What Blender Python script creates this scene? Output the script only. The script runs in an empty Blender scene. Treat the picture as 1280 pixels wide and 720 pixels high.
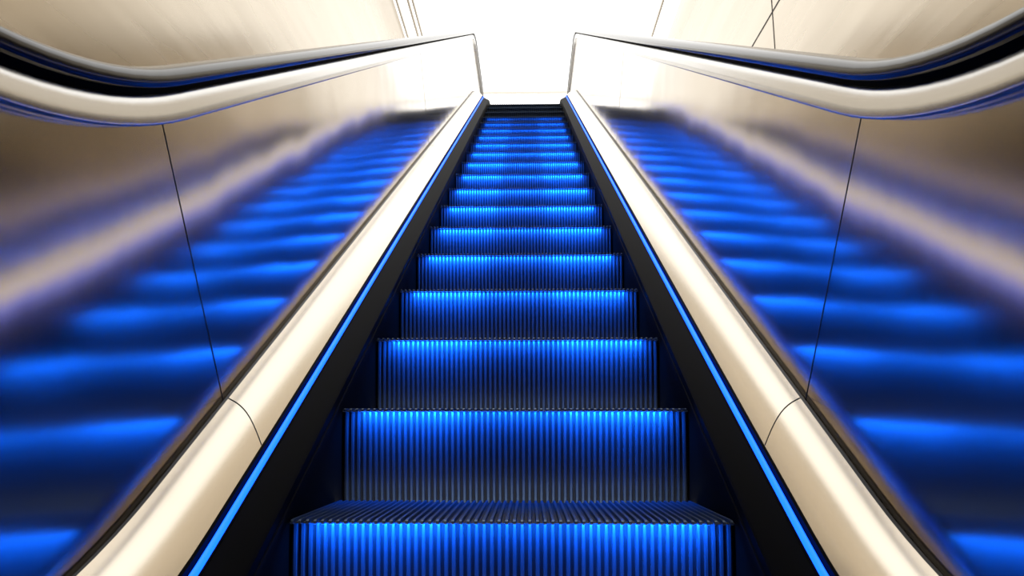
import bpy, math
from mathutils import Vector
S=bpy.context.scene
TAN=math.tan(math.radians(30)); C30=math.cos(math.radians(30))
# ---------------------------------------------------------------- materials
def newmat(name):
    m=bpy.data.materials.new(name); m.use_nodes=True
    nt=m.node_tree; b=nt.nodes['Principled BSDF']
    return m,nt,b
def simple(name,col,metal=0,rough=.5,spec=.5):
    m,nt,b=newmat(name)
    b.inputs['Base Color'].default_value=(*col,1); b.inputs['Metallic'].default_value=metal
    b.inputs['Roughness'].default_value=rough; b.inputs['Specular IOR Level'].default_value=spec
    return m
def steel(name,col,rough,scale=(2,2,2),nscale=3,bump=.1,dist=.01,var=.06,metal=1.0):
    m,nt,b=newmat(name); N=nt.nodes; L=nt.links
    tc=N.new('ShaderNodeTexCoord'); mp=N.new('ShaderNodeMapping'); mp.inputs['Scale'].default_value=scale
    L.new(tc.outputs['Object'],mp.inputs['Vector'])
    n=N.new('ShaderNodeTexNoise'); n.inputs['Scale'].default_value=nscale; n.inputs['Detail'].default_value=2
    L.new(mp.outputs[0],n.inputs['Vector'])
    bp=N.new('ShaderNodeBump'); bp.inputs['Strength'].default_value=bump; bp.inputs['Distance'].default_value=dist
    L.new(n.outputs['Fac'],bp.inputs['Height']); L.new(bp.outputs[0],b.inputs['Normal'])
    mr=N.new('ShaderNodeMapRange'); mr.inputs['To Min'].default_value=rough-var; mr.inputs['To Max'].default_value=rough+var
    L.new(n.outputs['Fac'],mr.inputs['Value']); L.new(mr.outputs[0],b.inputs['Roughness'])
    b.inputs['Base Color'].default_value=(*col,1); b.inputs['Metallic'].default_value=metal
    return m
M_panel=steel('panel_polished_steel',(.60,.55,.48),.13,(1,1,1),1.6,.25,.014,.02)
M_deck=steel('deck_brushed_steel',(.64,.575,.48),.20,(1,.3,1),4,.015,.003,.03)
M_band=steel('rail_profile_steel',(.54,.53,.51),.22,(1,.3,1),4,.02,.003,.03)
M_wall=steel('wall_beige_cladding',(.53,.46,.36),.27,(1,.25,3),1.2,.12,.03,.07,.8)
M_ceil=simple('ceiling_paint',(.85,.80,.72),0,.6)
M_floor=steel('landing_plate',(.42,.41,.40),.4,(1,1,1),8,.05,.003,.05,.8)
M_rubber=simple('handrail_rubber',(.005,.005,.006),0,.18,.35)
M_black=simple('skirt_black',(.002,.002,.0025),0,.6,.04)
M_gap=simple('gap_black',(.004,.004,.004),0,.8,.1)
M_gtrim=simple('gap_trim_dark',(.03,.03,.035),.8,.35)
M_rib=simple('step_cleat_metal',(.07,.115,.20),.55,.38)  # blue light partly put into the metal colour, which also damps grey ambient
M_groove=simple('step_groove',(.012,.018,.035),0,.6,.3)  # shade between the cleats, slightly blue, put into the colour
M_joint=simple('joint_dark',(.05,.045,.04),0,.6)
m,nt,b=newmat('led_blue'); M_led=m
b.inputs['Base Color'].default_value=(.01,.05,.4,1)
b.inputs['Emission Color'].default_value=(.004,.075,1,1); b.inputs['Emission Strength'].default_value=4.5
# ---------------------------------------------------------------- geometry helpers
KX,KD=.953,.959
R1,H1=1.6,1.37
H0=H1-R1*.5
R2,H2=1.2,8.75
V0=TAN*H1-R1*(1-C30); V3=TAN*H2+R2*(1-C30); H3=H2+R2*.5
def base(h):
    if h<=H0: return V0
    if h<H1: return V0+R1-math.sqrt(R1*R1-(h-H0)**2)
    if h<=H2: return TAN*h
    if h<H3: return V3-R2+math.sqrt(R2*R2-(H3-h)**2)
    return V3
def slope(h):
    e=.002; return math.atan2(base(h+e)-base(h-e),2*e)
LO,HI=-1.1,10.55
def hs(a,b):
    out=[a]
    pts=[H0+(H1-H0)*i/14 for i in range(15)]+[H2+(H3-H2)*i/14 for i in range(15)]+[2.5,4,5.5,7]
    out+=sorted(p for p in pts if a+1e-4<p<b-1e-4); out.append(b); return out
def obj(name,verts,faces,mats,parent=None,smooth=False,fm=None):
    me=bpy.data.meshes.new(name); me.from_pydata(verts,[],faces); 
    for m in (mats if isinstance(mats,list) else [mats]): me.materials.append(m)
    if fm:
        for p,i in zip(me.polygons,fm): p.material_index=i
    import bmesh
    bm=bmesh.new(); bm.from_mesh(me); bmesh.ops.recalc_face_normals(bm,faces=bm.faces); bm.to_mesh(me); bm.free()
    if smooth:
        for p in me.polygons: p.use_smooth=True
        try: me.set_sharp_from_angle(angle=math.radians(35))
        except Exception: pass
    o=bpy.data.objects.new(name,me); S.collection.objects.link(o)
    if parent: o.parent=parent
    return o
def loft(name,rings,mats,parent=None,smooth=True,closed=True,cap=True):
    n=len(rings[0]); v=[p for r in rings for p in r]; f=[]
    for i in range(len(rings)-1):
        for j in range(n if closed else n-1):
            k=(j+1)%n; f.append((i*n+j,i*n+k,(i+1)*n+k,(i+1)*n+j))
    if cap and closed:
        f.append(tuple(range(n))); f.append(tuple((len(rings)-1)*n+j for j in range(n)))
    return obj(name,v,f,mats,parent,smooth)
def sweep(name,sec,s,a,b,mat,parent,smooth=True,kx=KX):
    """section points (X,d): d = vertical drop under the reference line"""
    return loft(name,[[(s*X*kx,h,base(h)-d*KD) for X,d in sec] for h in hs(a,b)],mat,parent,smooth)
def box(x0,x1,y0,y1,z0,z1):
    v=[(x,y,z) for x in(x0,x1) for y in(y0,y1) for z in(z0,z1)]
    f=[(0,1,3,2),(4,6,7,5),(0,4,5,1),(2,3,7,6),(0,2,6,4),(1,5,7,3)]
    return v,f
def boxes(name,bs,mats,parent=None):
    V=[];F=[];fm=[]
    for b_ in bs:
        mi=b_[6] if len(b_)>6 else 0
        v,f=box(*b_[:6]); o=len(V); V+=v; F+=[tuple(i+o for i in q) for q in f]; fm+=[mi]*6
    return obj(name,V,F,mats,parent,False,fm)
# ---------------------------------------------------------------- escalator
esc=bpy.data.objects.new('escalator',None); S.collection.objects.link(esc)
W=.8985
def step_mesh():
    n=58; pitch=W/n; rw=pitch*.58
    LIP=.026
    prof=[(.402,0),(.02,0),(.006,-.0008),(.001,-.003),(0,-.006),(.003,-.0095),(LIP,-.010)]
    inn=[(.402,-.006),(.02,-.006),(.013,-.0065),(.010,-.0075),(.010,-.0082),(.012,-.009),(LIP+.005,-.0095)]
    K=9
    for i in range(1,K+1):
        t=i/K; prof.append((LIP+.042*t**1.4,-.010-.245*t))
        inn.append((LIP+.005+.042*t**1.4,-.010-.245*t))
    V=[];F=[];fm=[]
    P=len(prof)
    for k in range(n):
        x0=-W/2+k*pitch+(pitch-rw)/2; x1=x0+rw; o=len(V)
        for (a,b_),(c,d) in zip(prof,inn):
            V+=[(x0,c,d),(x0+rw*.2,a,b_),(x1-rw*.2,a,b_),(x1,c,d)]
        for i in range(P-1):
            for j in range(3):
                F.append((o+i*4+j,o+i*4+j+1,o+i*4+4+j+1,o+i*4+4+j)); fm.append(0)
        F.append((o,o+1,o+2,o+3)); fm.append(0)
    o=len(V)
    for x in(-W/2,W/2):
        V+=[(x,c,d) for c,d in inn]+[(x,.402,-.255)]
    m_=P+1
    for i in range(P-1): F.append((o+i,o+i+1,o+m_+i+1,o+m_+i)); fm.append(1)
    F.append(tuple(o+i for i in range(m_))); F.append(tuple(o+m_+i for i in range(m_))); fm+=[1,1]
    me=bpy.data.meshes.new('step'); me.from_pydata(V,[],F)
    me.materials.append(M_rib); me.materials.append(M_groove)
    for p,i in zip(me.polygons,fm): p.material_index=i
    return me
SM=step_mesh()
h1=1.5537; DN=1.082
for i in range(-3,22):
    h=h1+.4*(i-1)
    if h<.2: continue
    z=base(h)-DN
    if h>H2-.05 : z=min(z,V3-DN)
    o=bpy.data.objects.new('step_%d'%(i+4),SM); S.collection.objects.link(o); o.parent=esc
    o.location=(0,h,z)
    rise=z-(base(h-.4)-DN)
    if rise>.1:
        k=1.0 if i<8 else max(0,1-(i-8)/9)  # added lights weaken uphill, imitating daylight washing out the blue
        if k>0:
          for nm,cx,ln,pw in(('l',-.270,.26,1.25),('c',0,.28,.68),('r',.270,.26,1.25)):  # added unseen lights under the nosing give the riser its blue glow
            l=bpy.data.lights.new('step_lamp','AREA'); l.shape='RECTANGLE'; l.size=ln; l.size_y=.012
            l.energy=1.85*k*pw; l.color=(.008,.18,1)
            lo=bpy.data.objects.new('step_lamp_%d_%s'%(i+4,nm),l); S.collection.objects.link(lo); lo.parent=esc
            lo.location=(cx,h-.002,z-.013)
            d=Vector((0,.85,-1)); lo.rotation_euler=d.to_track_quat('-Z','Y').to_euler()
RP_D=.110; XC=.722*KX
def rail_path():
    pts=[]  # (h,v,nh,nv)
    r=.385
    cz=V0-RP_D-r
    for i in range(0,17):
        a=math.radians(270-180*i/16)
        pts.append((LO+r*math.cos(a),cz+r*math.sin(a),math.cos(a),math.sin(a)))
    for h in hs(LO,HI)[1:-1]:
        s=slope(h); pts.append((h,base(h)-RP_D,-math.sin(s),math.cos(s)))
    cz=V3-RP_D-r
    for i in range(0,17):
        a=math.radians(90-180*i/16)
        pts.append((HI+r*math.cos(a),cz+r*math.sin(a),math.cos(a),math.sin(a)))
    return pts
RP=rail_path()
def railsweep(name,sec,s,mat):
    # x offsets: negative = towards the steps
    return loft(name,[[(s*(XC+x),h+nh*n,v+nv*n) for x,n in sec] for h,v,nh,nv in RP],mat,esc,True)
XB,XT=.680,.708   # balustrade lean: bottom and top X
def xpan(d): return (XB+(XT-XB)*(.955-d)/.75)*KX
for s,side in((-1,'left'),(1,'right')):
    sweep('skirt_'+side,[(.477,1.50),(.477,1.085),(.483,1.078),(.540,1.048),(.540,1.50)],s,LO-.4,HI+.3,M_black,esc)
    sweep('skirt_trim_'+side,[(.4765,1.125),(.474,1.122),(.474,1.112),(.4765,1.109)],s,0.2,9.6,M_gap,esc)
    sweep('led_strip_'+side,[(.543,1.052),(.543,1.038),(.546,1.033),(.550,1.031),(.5535,1.034),(.5535,1.052)],s,LO-.3,HI+.2,M_led,esc)
    sweep('led_channel_'+side,[(.540,1.5),(.540,1.045),(.543,1.043),(.557,1.043),(.557,1.022),(.562,1.018),(.562,1.5)],s,LO-.35,HI+.25,M_black,esc)
    sec=[(.560,1.5),(.560,1.030)]
    A=(.562,1.018); B=(.668,.945)
    K=10
    for i in range(K+1):
        t=i/K; x=A[0]+(B[0]-A[0])*t; d=A[1]+(B[1]-A[1])*t-.013*math.sin(math.pi*t)
        sec.append((x,d))
    sec+=[(.671,.955),(.671,1.5)]
    sweep('inner_deck_'+side,sec,s,LO-.4,HI+.4,M_deck,esc)
    sweep('deck_gap_'+side,[(.671,1.4),(.671,.958),(.684,.948),(.684,1.4)],s,LO-.4,HI+.4,M_gtrim,esc)
    r=.305
    cols=[]
    D0=RP_D+.385
    for i in range(0,9):
        a=math.radians(180-90*i/8)
        cols.append((LO+r*math.cos(a),D0-r*math.sin(a),V0))
    for h in hs(LO,HI)[1:-1]: cols.append((h,.185,base(h)))
    for i in range(0,9):
        a=math.radians(90-90*i/8)
        cols.append((HI+r*math.cos(a),D0-r*math.sin(a),V3))
    loft('balustrade_panel_'+side,[[(s*xpan(.955),h,b0-.955*KD),(s*xpan(dt),h,b0-dt),(s*(xpan(dt)+.025),h,b0-dt),(s*(xpan(.955)+.025),h,b0-.955*KD)] for h,dt,b0 in cols],M_panel,esc,False)
    railsweep('rail_band_'+side,[(-.022,-.080),(-.036,-.080),(-.039,-.078),(-.040,-.074),(-.037,-.060),(-.034,-.046),(-.030,-.032),(-.022,-.024),(.022,-.024),(.034,-.035),(.038,-.060),(.030,-.080)],s,M_band)
    railsweep('rail_groove_'+side,[(-.018,-.030),(-.018,-.002),(.018,-.002),(.018,-.030)],s,M_gap)
    hr=[(-.030,-.014),(-.038,-.012),(-.043,-.004),(-.043,.006),(-.038,.016),(-.026,.023),(0,.026),(.026,.023),(.038,.016),(.043,.006),(.043,-.004),(.038,-.012),(.030,-.014),(.024,-.008),(-.024,-.008)]
    railsweep('handrail_'+side,hr,s,M_rubber)
    for jh in(1.676,4.9,8.1):
        w=.0011
        top=jh-.326
        V=[]
        for e in(-.0008,.0012):
            xb=xpan(.955)+e; xt=xpan(.190)+e
            V+=[(s*xb,jh-w,TAN*(jh-w)-.95*KD),(s*xb,jh+w,TAN*(jh+w)-.95*KD),(s*xt,top+w,base(top+w)-.190),(s*xt,top-w,base(top-w)-.190)]
        obj('panel_joint_%s'%side,V,[(0,1,2,3),(4,5,6,7),(0,1,5,4),(1,2,6,5),(2,3,7,6),(3,0,4,7)],M_joint,esc)
        V=[];F=[]
        ds=sec[2:-2]
        for x,d in ds:
            for hh in(jh-.0015,jh+.0015):
                h_=hh-.75*(d-.945)
                V.append((s*x*KX,h_,base(h_)-d*KD+.0008))
        for i in range(len(ds)-1): F.append((2*i,2*i+1,2*i+3,2*i+2))
        obj('deck_joint_%s'%side,V,F,M_joint,esc)
    XW=(2.2 if s<0 else 2.6)/KX
    sweep('outer_deck_'+side,[(.745,1.3),(.745,.93),(.77,.93),(.78,.96),(XW-.002,.96),(XW-.002,1.3)],s,LO-.5,HI+.5,M_deck,esc,False)
zl=V0-DN; zu=V3-DN
boxes('comb_plate_lower',[(-.45,.45,-.3,.30,zl-.02,zl+.006)]+[(-.44+i*.0178,-.432+i*.0178,.30,.36,zl-.005,zl+.006) for i in range(50)],M_floor,esc)
boxes('comb_plate_upper',[(-.45,.45,9.75,10.4,zu-.02,zu+.006)],M_floor,esc)
# ---------------------------------------------------------------- room
YB,YE,HC=-3.5,15.0,7.0
XL,XR=-2.2,2.6
boxes('floor',[(XL,XR,YB,LO-.4,zl-.15,zl),(-.45,.45,LO-.4,.3,zl-.15,zl-.001)],M_floor)
boxes('floor_upper',[(XL,XR,10.95,YE,zu-.25,zu),(-.45,.45,10.3,10.95,zu-.25,zu-.001)],M_floor)
def wall(name,x0,x1,xin,joints,vj):
    bs=[(x0,x1,YB,YE,zl-.15,HC,0)]
    a,b_=(xin-.004,xin+.02) if xin>0 else (xin-.02,xin+.004)
    for z in joints: bs.append((a,b_,YB,YE,z-.008,z+.008,1))
    for y in vj: bs.append((a,b_,y-.006,y+.006,zl,HC,1))
    boxes(name,bs,[M_wall,M_joint])
wall('wall_left',XL-.2,XL,XL,[],[])
wall('wall_right',XR,XR+.2,XR,[4.26],[7.2])
boxes('wall_back',[(XL-.2,XR+.2,YB-.2,YB,zl-.15,HC)],M_wall)
SY0=3.0
boxes('ceiling',[(XL-.2,XR+.2,YB-.2,SY0,HC,HC+.25)],M_ceil)
boxes('skylight_frame',[(x,x+.03,SY0,YE,HC,HC+.06) for x in(-2.17,-1.98,-1.9,2.3)]+[(XL,XR,y,y+.04,HC+.02,HC+.06) for y in(SY0,YE-.04)],M_ceil)
# ---------------------------------------------------------------- light
w=bpy.data.worlds.new('world'); S.world=w; w.use_nodes=True
bg=w.node_tree.nodes['Background']; bg.inputs[0].default_value=(1,.98,.945,1); bg.inputs[1].default_value=2.0
# ---------------------------------------------------------------- camera
cd=bpy.data.cameras.new('camera'); cam=bpy.data.objects.new('camera',cd); S.collection.objects.link(cam)
cd.sensor_width=36; cd.lens=36*931.9/1280; cd.clip_start=.02
cam.location=(.038,0,0); cam.rotation_euler=(math.radians(100.5),0,math.radians(1.29))
S.camera=cam
S.view_settings.view_transform='Standard'
